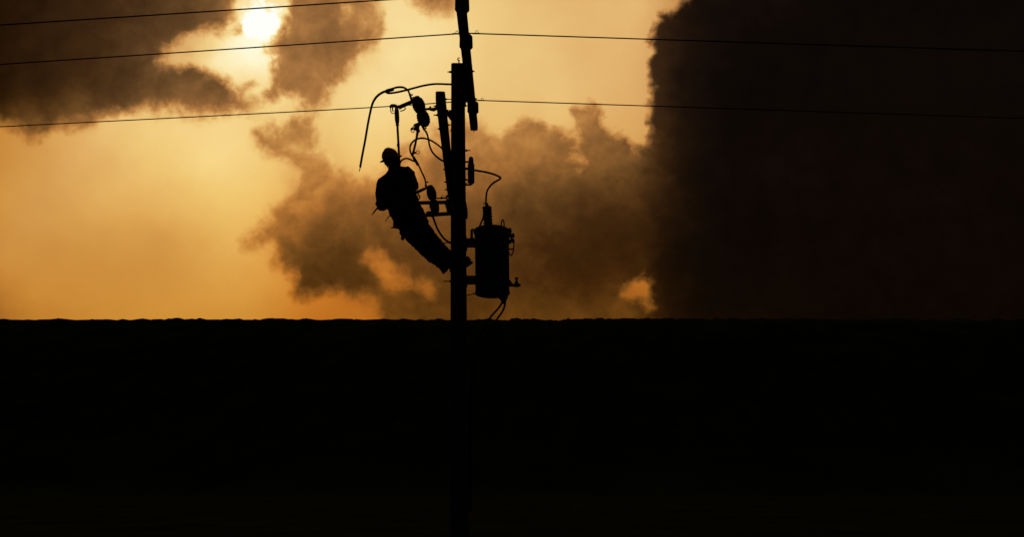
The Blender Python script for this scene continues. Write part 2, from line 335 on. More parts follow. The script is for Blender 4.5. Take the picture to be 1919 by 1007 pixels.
# ------------------------------------------------------------------ ground and an invented dark ridge
g = MB(); n = 40
xsn = [-3000+6000*i/n for i in range(n+1)]
for j in range(n+1):
    for i in range(n+1): g.v.append(Vector((xsn[i], xsn[j], 0)))
for j in range(n):
    for i in range(n): a = j*(n+1)+i; g.f.append((a, a+1, a+n+2, a+n+1))
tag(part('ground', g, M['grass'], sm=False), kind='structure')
h = MB(); NXH, NYH = 900, 60  # invented wooded ridge, added so the lower view comes out near black
for j in range(NYH+1):
    t = j/NYH; y = 70+t*230
    for i in range(NXH+1):
        x = -420+840*i/NXH
        crest = 1.65+(HY-599)/F*200*.932
        prof = math.sin(min(t/.565, 1)*math.pi/2)**1.3 if t < .565 else math.cos((t-.565)/.435*math.pi/2)
        z = crest*prof*(1+.012*noise.noise(Vector((x*.012, y*.012, 3.1))))
        k = min(1, prof*4)
        z += k*(.7*noise.noise(Vector((x*.16, y*.16, 0)))+.6*noise.noise(Vector((x*.45, y*.45, 5)))+.36*noise.noise(Vector((x*1.1, y*1.1, 9)))-.25)
        z -= .6*(1-k)
        h.v.append(Vector((x, y, z)))
for j in range(NYH):
    for i in range(NXH): a = j*(NXH+1)+i; h.f.append((a, a+1, a+NXH+2, a+NXH+1))
tag(part('added_hills', h, M['added_forest']), kind='structure')

# ------------------------------------------------------------------ concrete pole
D0 = 9.0
pole = thing('utility_pole', (-.70, D0+.1, 0), 'tall square concrete pole the worker leans back from', 'pole')
xl0, xl1 = P(844, 595, D0).x, P(845.3, 118, D0).x; xr0, xr1 = P(873.4, 595, D0).x, P(869.5, 118, D0).x
ztop = P(0, 117.5, D0).z; zref = P(0, 595, D0).z
def edge(a, b, z): return a+(b-a)*(z-zref)/(ztop-zref)
m = MB(); rings = []
for z in [-.5+(ztop-.004+.5)*i/14 for i in range(15)]+[ztop]:
    L_, R_ = edge(xl0, xl1, z), edge(xr0, xr1, z); e = .012 if z < ztop else .02
    w = (R_-L_); y0, y1 = D0, D0+w*.95
    rings.append([(L_+e, y0, z), (R_-e, y0, z), (R_, y0+e, z), (R_, y1-e, z), (R_-e, y1, z), (L_+e, y1, z), (L_, y1-e, z), (L_, y0+e, z)])
m.ring_loft([[Vector(q) for q in r] for r in rings]); part('shaft', m, M['concrete'], pole)
m = MB(); c = P(860, 117, D0+.08); m.tube([c+Vector((0, 0, -.03)), c+Vector((0, 0, .02)), c+Vector((-.012, 0, .035))], .008, 8, 2)
m.torus(c+Vector((.0, 0, .045)), .017, .006, (0, 1, 0), .9, 5.4); part('lifting_hook', m, M['steel'], pole)
def pole_bolt(px, py, side, D=D0+.08, L=.05):
    b = MB(); bolt(b, P(px, py, D), (side, 0, 0), L); return part('bolt', b, M['steel'], pole)
pole_bolt(845, 134.5, -1, L=.045); pole_bolt(873, 282, 1, L=.06); pole_bolt(845, 455, -1, D0+.1, .09); pole_bolt(845, 527.5, -1, D0+.1, .10); pole_bolt(872, 198, 1, L=.03)
m = MB(); cx = (edge(xl0, xl1, 5.0)+edge(xr0, xr1, 5.0))/2
for py in (389,):
    z = P(0, py, D0).z; hw = .112
    m.ring_loft([[Vector((cx+.010+a*(hw-.012)*k, D0+.1+b*hw*k, z+dz)) for a, b in ((-.95, -1), (.95, -1), (1, -.95), (1, .95), (.95, 1), (-.95, 1), (-1, .95), (-1, -.95))] for dz, k in ((-.07, .97), (-.055, 1.03), (.0, 1.04), (.06, 1.0), (.08, .95))])
part('clamp_band', m, M['steel'], pole)

# ------------------------------------------------------------------ crossarms (run along the line of sight)
def crossarm(X, h, Ya, Yb, w, label, skew=0):
    t = thing('crossarm', (X, (Ya+Yb)/2, CZ+h), label, 'crossarm', 'concrete crossarms on the pole')
    ay = Vector((skew, 1, 0)).normalized(); b = MB()
    b.box((X+skew*(Yb-Ya)/2, (Ya+Yb)/2, CZ+h), (w/2, (Yb-Ya)/2, w/2), (Vector((ay.y, -ay.x, 0)), ay, Vector((0, 0, 1))), bev=.16); part('beam', b, M['concrete'], t)
    return t
A1X, A1H = -.585, 5.455; A2X, A2H = -.852, 4.57
arm1 = crossarm(A1X, A1H, 7.25, 10.72, .114, 'upper crossarm at the pole top carrying the line insulators')
arm2 = crossarm(A2X, A2H, 8.24, 11.36, .113, 'lower crossarm beside the pole, holding the open fuse cutout', -.041)
def arm_bolt(arm, X, h, side, L, r=.011):
    b = MB(); bolt(b, (X[0], X[1], CZ+h), (side, 0, 0), L, r); part('bolt', b, M['steel'], arm)
for y, L in ((9.25, .03), (9.92, .03)): arm_bolt(arm1, (A1X+.057, y), A1H, 1, L)
b = MB(); bolt(b, (A1X, 10.70, CZ+A1H-.03), (0, 0, -1), .06); part('bolt', b, M['steel'], arm1)
def a2x(y): return A2X-.041*(y-8.24)
for y, L in ((8.68, .055), (9.02, .03), (10.2, .025), (10.63, .04), (10.91, .045)): arm_bolt(arm2, (a2x(y)-.057, y), A2H, -1, L)
for y, L in ((8.30, .09), (8.55, .07), (8.9, .04)): arm_bolt(arm2, (a2x(y)+.057, y), A2H-.01, 1, L, .008)
b = MB(); b.bar((A2X+.04, 8.6, CZ+A2H+.0), (A2X+.13, 8.9, CZ+A2H), .04, .03); b.ball((A2X+.10, 8.62, CZ+A2H), (.05, .03, .022)); part('bracket', b, M['steel'], arm2)
b = MB(); b.tube([(A2X+.05, 9.0, CZ+A2H-.05), (A2X+.07, 8.98, CZ+A2H+.0), (A2X+.09, 8.97, CZ+A2H+.03)], .004, 6); part('ground_lead', b, M['rubber'], arm2)

b = MB(); b.bar(P(872.5, 150, 9.12), P(873.5, 190, 9.12), .05, px2m(7, 9.1), (1, 0, 0)); b.bar(P(866, 152, 9.12), P(877, 152, 9.12), .05, .03); b.ball(P(870.5, 193, 9.12), (.022, .02, .03)); part('brace', b, M['steel'], arm1)

# ------------------------------------------------------------------ pin insulators and line conductors
ZI0 = CZ+A1H+.057; ZW = CZ+5.70
ins_src = None
def insulator(D, label):
    global ins_src
    if ins_src is None:
        t = thing('pin_insulator', (A1X, D, ZI0), label, 'insulator', 'insulators on the upper crossarm')
        Hh = ZW-ZI0-.008; a = Vector((A1X, D, ZI0)); b_ = a+Vector((0, 0, Hh))
        b = MB(); pr = [(0, .03), (.02, .06)]+ribs(.03, .80, 6, lambda q: .070-.004*q, lambda q: .087-.004*q)+[(.82, .05), (.88, .036), (.92, .034), (.95, .042), (1.0, .036)]
        b.lathe(a, b_, pr, 28); part('porcelain_body', b, M['porcelain'], t)
        b = MB(); b.lathe(a-Vector((0, 0, .135)), a+Vector((0, 0, .02)), [(0, .009), (.1, .009), (.1, .02), (.17, .02), (.17, .010), (.86, .010), (.87, .028), (1, .028)], 12); part('pin', b, M['steel'], t)
        ins_src = t; return t
    r = ins_src.copy(); COL.objects.link(r); r.location = (A1X, D, ZI0); r['label'] = label
    for ch in ins_src.children:
        c = ch.copy(); COL.objects.link(c); c.parent = r
    return r
DI = (8.14, 8.84, 10.4)
insulator(DI[0], 'ribbed insulator cut by the top edge, nearest end of upper crossarm')
insulator(DI[1], 'ribbed insulator on the upper crossarm just above the pole top')
insulator(DI[2], 'ribbed insulator at the far lower end of the upper crossarm')
def conductor(D, sl, sr, lab, loops, dzl=0, dzr=0, kl=0, sagf=1):
    t = thing('power_line', (A1X, D, ZW), lab, 'power line', 'overhead line conductors')
    pts = []
    for i in range(-90, 91):
        x = i*.43; s_ = sl if i < 0 else sr; s2 = abs(x)
        z = ZW+(-.0018*(s2*(34-s2)/34 if s2 < 34 else 0))*2.4*sagf + (dzl if i < 0 else dzr)*s2-(kl*(1-math.exp(-s2/.9)) if i < 0 else 0)
        pts.append((A1X+x, D+s_*s2, z))
    b = MB(); b.tube(pts, .0072, 7, 1); part('wire', b, M['bare'], t)
    for x, R in loops:
        s2 = abs(x); s_ = sl if x < 0 else sr; c = Vector((A1X+x, D+s_*s2, ZW+.016+(dzl if x < 0 else dzr)*s2))
        b = MB(); b.torus(c+Vector((0, 0, .003)), .0175, .0034, (0, 1, 0), 0, 5.6); part('tie_loop', b, M['bare'], t)
        b = MB(); b.tube([c+Vector((-.06, .0, -.016)), c+Vector((.03, 0, -.016))], .0085, 7, 1); part('armour_wrap', b, M['bare'], t)
conductor(DI[0], .0885, .0, 'highest wire, crossing the sun and leaving the top edge', [], dzr=.002, sagf=.9)
conductor(DI[1], .098, .045, 'middle wire tied just above the pole top', [(-.115, 1), (.14, 1)])
conductor(DI[2], .092, .060, 'lowest wire, passing behind the cutout and worker', [(.14, 1)], kl=.04, sagf=.1)

# ------------------------------------------------------------------ cables
def cable(name, pts, D, r_px, lab, cat='cable', group='black jumper cables', m='rubber', sub=8, extra=None):
    Dm = D if isinstance(D, (int, float)) else sum(D)/len(D)
    DD = [D]*len(pts) if isinstance(D, (int, float)) else [D[0]+(D[-1]-D[0])*i/(len(pts)-1) for i in range(len(pts))] if len(D) == 2 else D
    W_ = [P(p[0], p[1], d) for p, d in zip(pts, DD)]
    b = MB(); b.tube(W_, px2m(r_px, Dm), 10, sub)
    t = thing(name, W_[0], lab, cat, group)
    part('jacket', b, M[m], t)
    return t, W_
A, _ = cable('jumper_cable', [(850, 158), (835, 157.5), (815, 157.2), (795, 160), (775, 165), (758, 169.5), (742, 173), (729, 174.5), (723.5, 172.5), (726, 169), (735, 166), (746, 163.2), (757, 164), (765, 170), (768, 178), (772, 186)], (9.05, 8.52), 1.75, 'cable looping from pole top down to the open fuse cutout')
b = MB(); b.tube([P(768, 176, 8.55), P(770.5, 185, 8.55)], .014, 8, 1); b.tube([P(768.5, 178.5, 8.55), P(774, 177, 8.55)], .008, 6, 1); part('lug', b, M['steel'], A)
B_, _ = cable('loose_cable', [(738, 167), (727, 169.5), (716, 173.5), (706, 181), (698.5, 193), (693.5, 212), (689, 235), (684.5, 262), (679.5, 288), (675, 313)], (8.62, 8.45), 2.1, 'loose cable hanging free left of the worker, bare wire tip', group=None)
b = MB(); b.tube([P(675.5, 311, 8.45), P(674.6, 316, 8.45), P(673, 321.5, 8.45)], [.008, .006, .004], 8, 3); part('bare_tip', b, M['bare'], B_)
b = MB(); b.tube([P(737, 167, 8.62), P(724, 170.5, 8.62)], .020, 10, 1); part('tape_wrap', b, M['rubber'], B_)
cable('jumper_cable', [(833, 284), (827, 277), (817, 269), (806, 262.5), (795, 259.2), (785, 259.5), (776, 263.5), (769.8, 271), (768.3, 279), (770, 287), (773, 293)], (9.2, 8.6), 1.6, 'cable arching over to the hanging fuse tube with pull ring')
C2, _ = cable('jumper_cable', [(772.5, 290), (776, 296), (781, 304), (786, 313), (791, 324), (796, 335), (798, 345), (799.5, 352)], (8.6, 8.98), 1.55, 'thin cable running straight down to the lower cutout')
b = MB(); b.tube([P(775, 295, 8.62), P(783.3, 309, 8.7)], .018, 10, 1); part('sleeve', b, M['rubber'], C2)
b = MB(); b.tube([P(797.6, 342, 8.95), P(803, 341, 8.95)], .008, 6, 1); part('lug', b, M['steel'], C2)
cable('jumper_cable', [(750, 330), (749, 312), (751, 303), (756, 298.5), (762, 297), (769, 299), (776, 302.5)], (8.8, 8.66), 1.5, 'short cable curving out from behind the hard hat brim')
C3, _ = cable('jumper_cable', [(791, 235), (794.5, 241.5), (799, 248), (801.8, 256), (803.5, 265), (806, 276), (811, 286), (818.5, 294), (827, 300), (836, 304)], (8.52, 9.1), 1.75, 'cable sagging from upper cutout bottom to lower crossarm')
b = MB(); b.tube([P(790, 233, 8.5), P(795, 243, 8.5)], .014, 8, 1); b.tube([P(794, 241, 8.5), P(799.5, 239.8, 8.5)], .008, 6, 1); part('lug', b, M['steel'], C3)
cable('jumper_cable', [(811, 405), (814, 414), (818, 425), (824, 436.5), (832, 447), (840, 453.5), (848, 457)], (8.98, 9.04), 1.95, 'cable drooping from the lower cutout behind the knees')
I_, _ = cable('jumper_cable', [(868, 316), (880, 317.5), (895, 320), (912, 323), (926, 327), (935, 331), (938.3, 334), (934, 337.5), (926, 342), (918, 349.5), (913, 358), (911.2, 368), (910.5, 381)], (9.1, 9.12), 1.75, 'cable bending sharply from pole to the transformer bushing')
for k, (lab, q) in enumerate((('left lead dropping from beneath the transformer to the pole', [(944, 560), (941, 567), (935, 577), (927, 586), (917, 598), (905, 618), (893, 650), (884, 700), (880, 760), (879, 850), (879, 960)]),
                 ('right lead dropping from beneath the transformer, bowed outward', [(946.5, 560), (946.5, 569), (944, 579), (939, 588), (931, 599), (916, 620), (898, 655), (888, 705), (883, 765), (882, 850), (882, 960)]))):
    cable('service_cable', q, (9.0, 9.05), 1.85, lab, group='cables under the transformer')
cable('ground_wire', [(868, 555.5), (876, 554), (886, 551.5), (894, 549)], 9.05, .9, 'thin earth wire between pole and tank bottom', 'wire', None)

# ------------------------------------------------------------------ fuse cutouts
def cutout(D, s, top, bot, lab, bulbs):
    t = thing('fuse_cutout', P((top[0]+bot[0])/2, (top[1]+bot[1])/2, D), lab, 'fuse cutout', 'fuse cutouts')
    a, b_ = P(*top, D), P(*bot, D); b = MB()
    R = px2m(bulbs, D)
    pr = [(0, R*.35), (.02, R*.62), (.07, R*.70)]
    pr += ribs(.08, .47, 5, lambda q: R*(.72+.18*math.sin(math.pi*q)), lambda q: R*(.86+.24*math.sin(math.pi*q)))
    pr += [(.49, R*.62), (.515, R*.62)]
    pr += ribs(.53, .93, 5, lambda q: R*(.72+.18*math.sin(math.pi*q)), lambda q: R*(.86+.24*math.sin(math.pi*q)))
    pr += [(.95, R*.7), (.98, R*.55), (1, R*.3)]
    b.lathe(a, b_, pr, 26); part('porcelain_body', b, M['porcelain'], t)
    return t
K = 8.52
cu = cutout(K, 1, (779.5, 182.5), (798.5, 236), 'upper fuse cutout hanging open from the lower crossarm tip', 11.2)
b = MB(); p = lambda x, y, d=K: P(x, y, d)
b.bar(p(792, 205.5), p(806, 203.5), .03, .014); b.tube([p(803, 204), p(812, 205), p(816.5, 203), p(818.5, 196)], [.014, .022, .02, .012], 10, 4); b.tube([p(806, 203), p(806.5, 199.5)], .012, 8, 1); b.tube([p(812, 198.5, K), p(818, 198.5, K)], .006, 6, 1); part('mounting_bracket', b, M['steel'], cu)
b = MB(); b.lathe(p(747, 201.5), p(772, 190.5), [(0, .018), (.02, .025), (.08, .026), (.1, .023), (.9, .021), (.93, .024), (1, .014)], 14)
b.bar(p(769, 191), p(781, 184.5), .025, .014); b.tube([p(771, 190), p(770, 184)], .010, 8, 1); b.tube([p(771, 184), p(775, 181.5)], .006, 6, 1); ah = part('top_contact', b, M['steel'], cu)
b = MB(); b.tube([p(757.5, 199), p(759.5, 203), p(758, 205.5), p(753.5, 207.5), p(750, 208)], .0062, 7, 5); part('hook', b, M['steel'], ah)
b = MB()
b.bar(p(777, 236), p(790, 230.5), .03, .035); b.bar(p(784, 234), p(781, 243), .034, .045, (0, 1, 0)); b.tube([p(783, 240), p(785, 247)], .017, 8, 1)
b.tube([p(774, 236), p(777, 240)], .006, 6, 1); b.bar(p(776, 236), p(779, 233), .02, .02)
b.ball(p(772, 241.5), .016); b.tube([p(769.5, 242), p(771, 246.5), p(775, 247.5), p(776.5, 243)], .005, 6, 4); b.bar(p(776, 240), p(784, 245), .02, .03); b.tube([p(789, 232), p(798, 232)], .012, 8, 1); b.tube([p(773, 238.5), p(776, 243)], .007, 6, 1)
hg = part('hinge', b, M['steel'], cu)
b = MB(); b.tube([p(783, 245), p(780, 262), p(776.5, 278), p(773, 291)], [.017, .0135, .014, .015], 12, 3); ft = part('fuse_tube', b, M['fibre'], cu)
b = MB(); b.torus(p(783, 285.3), px2m(3.1, K), .0042, (0, 1, 0)); b.tube([p(774.5, 287), p(780, 285.8)], .012, 8, 1); part('pull_ring', b, M['steel'], ft)

K2 = 8.98
c2 = cutout(K2, .8, (805.5, 348), (817, 401), 'lower fuse cutout held shut between two steel brackets', 8.6)
q = lambda x, y, d=K2: P(x, y, d)
b = MB(); b.lathe(q(780, 361), q(798, 353), [(0, .016), (.05, .020), (.9, .017), (1, .012)], 12); b.tube([q(797, 353.5), q(804, 349)], .012, 8, 1); b.tube([q(796, 347.5), q(800, 352)], .008, 6, 1); tcx = part('top_contact', b, M['steel'], c2)
b = MB(); b.torus(q(784.5, 367), .012, .004, (0, 1, 0)); b.tube([q(782, 362), q(787, 369), q(783, 376)], .009, 6, 3); part('hook', b, M['steel'], tcx)
b = MB(); b.bar(q(815, 372), q(838, 371.5), .02, .010); b.ball(q(827.5, 371), (.016, .014, .018)); b.tube([q(828, 364.5), q(834, 370)], .004, 6, 1); b.tube([q(834, 372), q(838, 369), q(840, 365)], .010, 8, 3); part('mounting_bracket', b, M['steel'], c2)
b = MB(); b.bar(q(799, 399.5), q(816, 397.5), .03, .03); b.tube([q(803, 404), q(812, 406)], .014, 8, 1); part('hinge', b, M['steel'], c2)
# bracket frame behind it with its small post insulator
bf = thing('equipment_bracket', q(846, 388, 9.05), 'pair of steel bars fixed to pole behind lower cutout', 'bracket')
b = MB(); b.bar(q(778, 380.6, 9.08), q(850, 379, 9.08), .05, px2m(4.4, 9.08)); part('bar', b, M['steel'], bf)
b = MB(); b.bar(q(798, 403.5, 9.08), q(850, 400, 9.08), .05, px2m(5.0, 9.08)); part('bar', b, M['steel'], bf)
si = thing('post_insulator', q(838, 398, 9.02), 'small stubby insulator between lower cutout and the pole', 'insulator')
b = MB(); b.lathe(q(842, 398, 9.02), q(838, 374, 9.02), [(0, .02), (.04, .03)]+ribs(.06, .9, 4, lambda q_: .024+.010*q_, lambda q_: .034+.014*q_)+[(.95, .02), (1, .016)], 20); part('porcelain_body', b, M['porcelain'], si)
b = MB(); b.tube([q(838, 375, 9.02), q(836.5, 366, 9.02)], .009, 8, 1); part('terminal', b, M['steel'], si)

# ------------------------------------------------------------------ surge arrester right of the pole
sa = thing('surge_arrester', P(882, 320, 9.08), 'slim upright ribbed arrester on right side of pole', 'arrester')
a, b_ = P(883, 345.5, 9.08), P(882.6, 294.5, 9.08); b = MB()
b.lathe(a, b_, [(0, .02), (.03, .030)]+ribs(.05, .74, 12, .038, .0455)+[(.76, .036), (.90, .031), (.97, .029), (1, .018)], 22); part('housing', b, M['polymer'], sa)
b = MB()
for y in (303.5, 315.5): b.bar(P(869, y, 9.08), P(880, y, 9.08), .02, .016)
b.bar(P(868.5, 300, 9.08), P(868.5, 349, 9.08), .05, .01, (1, 0, 0)); b.bar(P(869, 346.5, 9.08), P(883.5, 346.5, 9.08), .025, .015); b.tube([P(872, 345, 9.08), P(879, 341.5, 9.08), P(884, 346, 9.08)], .005, 6, 3); b.tube([P(869, 334, 9.08), P(876, 338, 9.08)], .012, 8, 1)
part('bracket', b, M['steel'], sa)

# ------------------------------------------------------------------ transformer
TD = 9.14; tr = thing('transformer', P(923, 552, TD), 'grey cylindrical transformer bolted to right side of pole', 'transformer')
Rt = px2m(32.2, TD-.0); ct = P(922.8, 552, TD); z0 = ct.z; z1 = P(922.8, 437.5, TD).z
cx_, cy_ = ct.x, TD
axb = Vector((0, 0, 1))
b = MB(); Hh = z1-z0
b.lathe((cx_, cy_, z0), (cx_-.008, cy_, z1), [(0, Rt*.93), (.004, Rt*.985), (.012, Rt*1.03), (.03, Rt*1.03), (.034, Rt*.995), (.93, Rt*.995), (.935, Rt*1.02), (1, Rt*1.02)], 48); tk = part('tank', b, M['tank'], tr)
b = MB(); ztl = z1; b.lathe((cx_-.008, cy_, ztl+.002), (cx_-.008, cy_, ztl+.075), [(0, Rt*1.06), (.3, Rt*1.08), (.38, Rt*1.05), (.6, Rt*.86), (.8, Rt*.62), (.93, Rt*.4), (1, Rt*.2)], 48); part('lid', b, M['tank'], tr)
t_ = lambda x, y, d=TD: P(x, y, d)
b = MB(); a_ = t_(915.5, 430); e_ = t_(912, 380.5)
b.lathe(a_, e_, [(0, .06), (.15, .058)]+ribs(.17, .42, 2, .050, .060)+ribs(.42, .86, 4, .038, .064)+[(.87, .034), (.90, .024), (.93, .020), (1, .014)], 26); hv = part('high_voltage_bushing', b, M['porcelain'], tr)
b = MB(); b.tube([t_(905.5, 381.8), t_(911, 382)], .007, 6, 1); b.ball(t_(911.5, 383), (.016, .016, .022)); part('terminal', b, M['steel'], hv)
b = MB(); b.tube([t_(907.5, 396, 9.1), t_(905.5, 408, 9.08), t_(902, 417, 9.05), t_(898, 426, 9.0)], .012, 8, 5); part('arrester_lead', b, M['rubber'], tr)
b = MB(); lx = t_(941.8, 411, 9.05); b.tube([t_(939.5, 424, 9.05), t_(940, 416, 9.05), t_(942, 411.8, 9.05), t_(944.2, 416, 9.05), t_(945, 425, 9.05)], .0085, 8, 6); part('lifting_eye', b, M['steel'], tr)
b = MB(); b.tube([t_(887, 446, 9.0), t_(883.5, 444, 9.0), t_(883.5, 434, 9.0), t_(885.5, 430.5, 9.0), t_(890, 432, 9.0)], .012, 8, 5); b.tube([t_(879, 450, 9.0), t_(884, 445, 9.0)], .012, 8, 1); b.tube([t_(884, 431, 9.0), t_(884, 443, 9.0)], .017, 8, 1); part('lid_clamp', b, M['steel'], tr)
b = MB(); b.tube([t_(952, 431, 9.0), t_(955.5, 428.5, 9.0), t_(957.5, 433, 9.0), t_(956, 441, 9.0), t_(954, 444, 9.0)], .011, 8, 5); b.tube([t_(952.5, 437, 9.0), t_(960, 441, 9.0)], .010, 6, 1); part('lid_clamp', b, M['steel'], tr)
for (x, y) in ((958.5, 441.5), (959.5, 451.5)):
    b = MB(); b.lathe(t_(952, y+.5, 9.0), t_(964.5, y, 9.0), [(0, .026), (.15, .032), (.3, .022), (.42, .030), (.55, .018), (.7, .030), (.85, .032), (1, .012)], 16); part('low_voltage_bushing', b, M['porcelain'], tr)
b = MB(); b.tube([t_(963, 450, 9.0), t_(963, 462, 9.0), t_(961.5, 472, 9.0), t_(957.5, 479.5, 9.0), t_(954, 474, 9.0)], .0075, 8, 6); b.tube([t_(953, 467.5, 9.0), t_(962, 467, 9.0)], .009, 7, 1); b.tube([t_(959, 443, 9.0), t_(958, 452, 9.0), t_(955, 457, 9.0)], .012, 7, 3); part('secondary_lead', b, M['rubber'], tr)
for y in (455.8, 525.5):
    b = MB(); b.bar(t_(869, y, 9.1), t_(896, y-.3, 9.1), .09, px2m(13.8, 9.1)); b.box(t_(873.2, y, 9.08), (.012, .1, .068)); part('mounting_lug', b, M['steel'], tr)
b = MB(); b.bar(t_(952, 535.3, 9.0), t_(974, 535, 9.0), .05, .022); b.lathe(t_(968, 537, 9.0), t_(968, 521, 9.0), [(0, .045), (.12, .060), (.22, .052), (.3, .030), (.45, .024), (.6, .018), (.75, .012), (.85, .014), (.88, .024), (1, .022)], 18)
b.tube([t_(953, 524, 9.0), t_(957, 531, 9.0), t_(961, 536, 9.0)], [.012, .018, .02], 8, 4); part('pressure_valve', b, M['steel'], tr)
b = MB(); b.lathe(t_(942.5, 549, 9.0), t_(944.5, 569.5, 9.0), [(0, .07), (.45, .062), (.62, .046), (.85, .028), (1, .018)], 18); part('cable_gland', b, M['polymer'], tr)

# ------------------------------------------------------------------ the worker
VS = .0065
def cap_mesh(mb, a, b, ra, rb, n=5, seg=14):
    a = Vector(a); b = Vector(b); d = (b-a); L = d.length; d = d/L; x, y = basis(d); rings = []
    for i in range(n): th = math.pi/2*(1-(i+.15)/n); rings.append((a-d*ra*math.sin(th), ra*math.cos(th)))
    for i in range(n): th = math.pi/2*((i+.85-.85*(i == 0))/n); rings.append((b+d*rb*math.sin(th), max(rb*math.cos(th), .0008)))
    mb.ring_loft([[c+(x*math.cos(q)+y*math.sin(q))*r for q in [2*math.pi*j/seg for j in range(seg)]] for c, r in rings])
def limb(mb, pts, rs):
    for i in range(len(pts)-1): cap_mesh(mb, pts[i], pts[i+1], rs[i], rs[i+1])
def loft(mb, secs, seg=24):
    """secs: (centre, right vector, depth vector)"""
    mb.ring_loft([[c+a*math.copysign(abs(math.cos(q))**.85, math.cos(q))+b*math.copysign(abs(math.sin(q))**.85, math.sin(q)) for q in [2*math.pi*j/seg for j in range(seg)]] for c, a, b in secs])
w = P
RT = Vector((.92, -.39, .08)).normalized(); FW = Vector((.38, .90, .1)).normalized()
shirt, trou, skin_, glove_ = MB(), MB(), MB(), MB()
rt2 = Vector((.90, -.30, .30)).normalized()          # right shoulder lifted
loft(shirt, [
 (w(777, 430, 8.72), RT*.195, FW*.12), (w(770.5, 416, 8.70), RT*.212, FW*.13), (w(763, 401, 8.67), RT*.222, FW*.135),
 (w(755, 384, 8.64), RT*.215, FW*.14), (w(749, 366, 8.61), RT*.218, FW*.145), (w(744, 348, 8.58), rt2*.210, FW*.145),
 (w(743, 335, 8.56), rt2*.200, FW*.13), (w(742, 325, 8.55), rt2*.165, FW*.105), (w(740, 317.5, 8.55), rt2*.085, FW*.075), (w(738, 311, 8.55), rt2*.062, FW*.065)])
shR, elR, haR = w(767, 330, 8.46), w(776.5, 348, 8.62), w(753, 336, 8.735)
shL, elL, haL = w(718, 345, 8.60), w(714.5, 380, 8.74), w(748, 356, 8.80)
limb(shirt, [w(752, 325, 8.5), w(763, 324, 8.47), shR, elR], [.07, .075, .078, .060]); limb(shirt, [elR, elR.lerp(haR, .72)], [.058, .043])
limb(shirt, [w(735, 330, 8.55), shL, w(714, 364, 8.68), elL], [.07, .078, .072, .062]); limb(shirt, [elL, elL.lerp(haL, .72)], [.058, .043])
limb(shirt, [w(716, 350, 8.6), w(716, 384, 8.66)], [.075, .075])
limb(shirt, [w(741, 320, 8.55), w(739.5, 312, 8.55)], [.07, .063])      # collar
limb(trou, [w(784, 424, 8.68), w(797, 434, 8.80), w(810, 451, 8.93)], [.118, .102, .090])
limb(trou, [w(810, 451, 8.93), w(825, 467, 8.87), w(843, 483, 8.80)], [.090, .086, .070])
limb(trou, [w(767, 431, 8.80), w(783, 451, 8.93), w(798, 469, 9.05)], [.118, .108, .090])
limb(trou, [w(798, 469, 9.05), w(813, 483.5, 9.02), w(830, 496, 8.99)], [.088, .082, .066])
trou.ball(w(776, 427, 8.74), (.17, .135, .12), (RT, FW, RT.cross(FW)))
trou.ball(w(770, 436, 8.66), (.11, .11, .10))
# head, neck
HU = Vector((-.31, -.40, 1)).normalized(); HF = Vector((.62, .72, .2)); HF = (HF-HU*HF.dot(HU)).normalized(); HR = HF.cross(HU).normalized()
hc = w(734.8, 304, 8.56)
def hp(r, f, u): return hc+HR*r+HF*f+HU*u
limb(skin_, [w(739, 318, 8.56), hp(0, -.015, -.07)], [.056, .054])
skin_.ball(hp(0, -.005, .035), (.076, .096, .092), (HR, HF, HU), 20, 13)
skin_.ball(hp(0, .035, -.045), (.056, .058, .072), (HR, HF, HU), 18, 11)
skin_.ball(hp(0, .07, -.092), (.026, .024, .020), (HR, HF, HU))
cap_mesh(skin_, hp(0, .092, .018), hp(0, .112, -.018), .009, .014)
skin_.ball(hp(0, .093, -.052), (.026, .010, .010), (HR, HF, HU))
for s_ in (-1, 1):
    skin_.ball(hp(s_*.079, .0, -.002), (.012, .020, .033), (HR, HF, HU)); skin_.ball(hp(s_*.030, .086, .030), (.024, .012, .008), (HR, HF, HU)); skin_.ball(hp(s_*.042, .07, -.022), (.022, .016, .018), (HR, HF, HU))
# hot stick axis
st0, st1, st2, st3 = w(743.3, 205, 8.52), w(744.8, 236, 8.55), w(748.2, 300, 8.64), w(750.5, 372, 8.76)
ax = (st3-st2).normalized()
def hand(c_el, t, up_sign):
    """five fingers closed round the stick at parameter t"""
    c = st2.lerp(st3, t); r = .014
    back = (c_el-c); back = (back-ax*back.dot(ax)).normalized(); side = ax.cross(back).normalized()
    palm = c+back*(r+.020)
    glove_.ball(palm+side*.004, (.042, .030, .046), (side, back, ax), 14, 9)
    cap_mesh(glove_, palm, c_el.lerp(palm, .62), .030, .036)
    for k, (o_, ln, fr) in enumerate(((-.033, .9, .0088), (-.011, 1.05, .0094), (.011, 1.0, .0092), (.032, .8, .0080))):
        pts_ = []
        for i in range(6):
            a = math.radians(35+ln*(i/5)*205); rr = r+.0105+(0.004 if i == 0 else 0)
            pts_.append(c+ax*(o_*(1-.05*i))+(back*math.cos(a)+side*math.sin(a))*rr)
        for i in range(5): cap_mesh(glove_, pts_[i], pts_[i+1], fr-.0003*i, fr-.0003*(i+1), 3, 9)
    pts_ = []
    for i in range(4):
        a = math.radians(-40-i*38); pts_.append(c+ax*(-.030*up_sign-.006*i*up_sign)+(back*math.cos(a)+side*math.sin(a))*(r+.013+(.012 if i == 0 else 0)))
    for i in range(3): cap_mesh(glove_, pts_[i], pts_[i+1], .0115-.001*i, .0105-.001*i, 3, 9)
hand(elR, .40, 1); hand(elL, .72, 1)
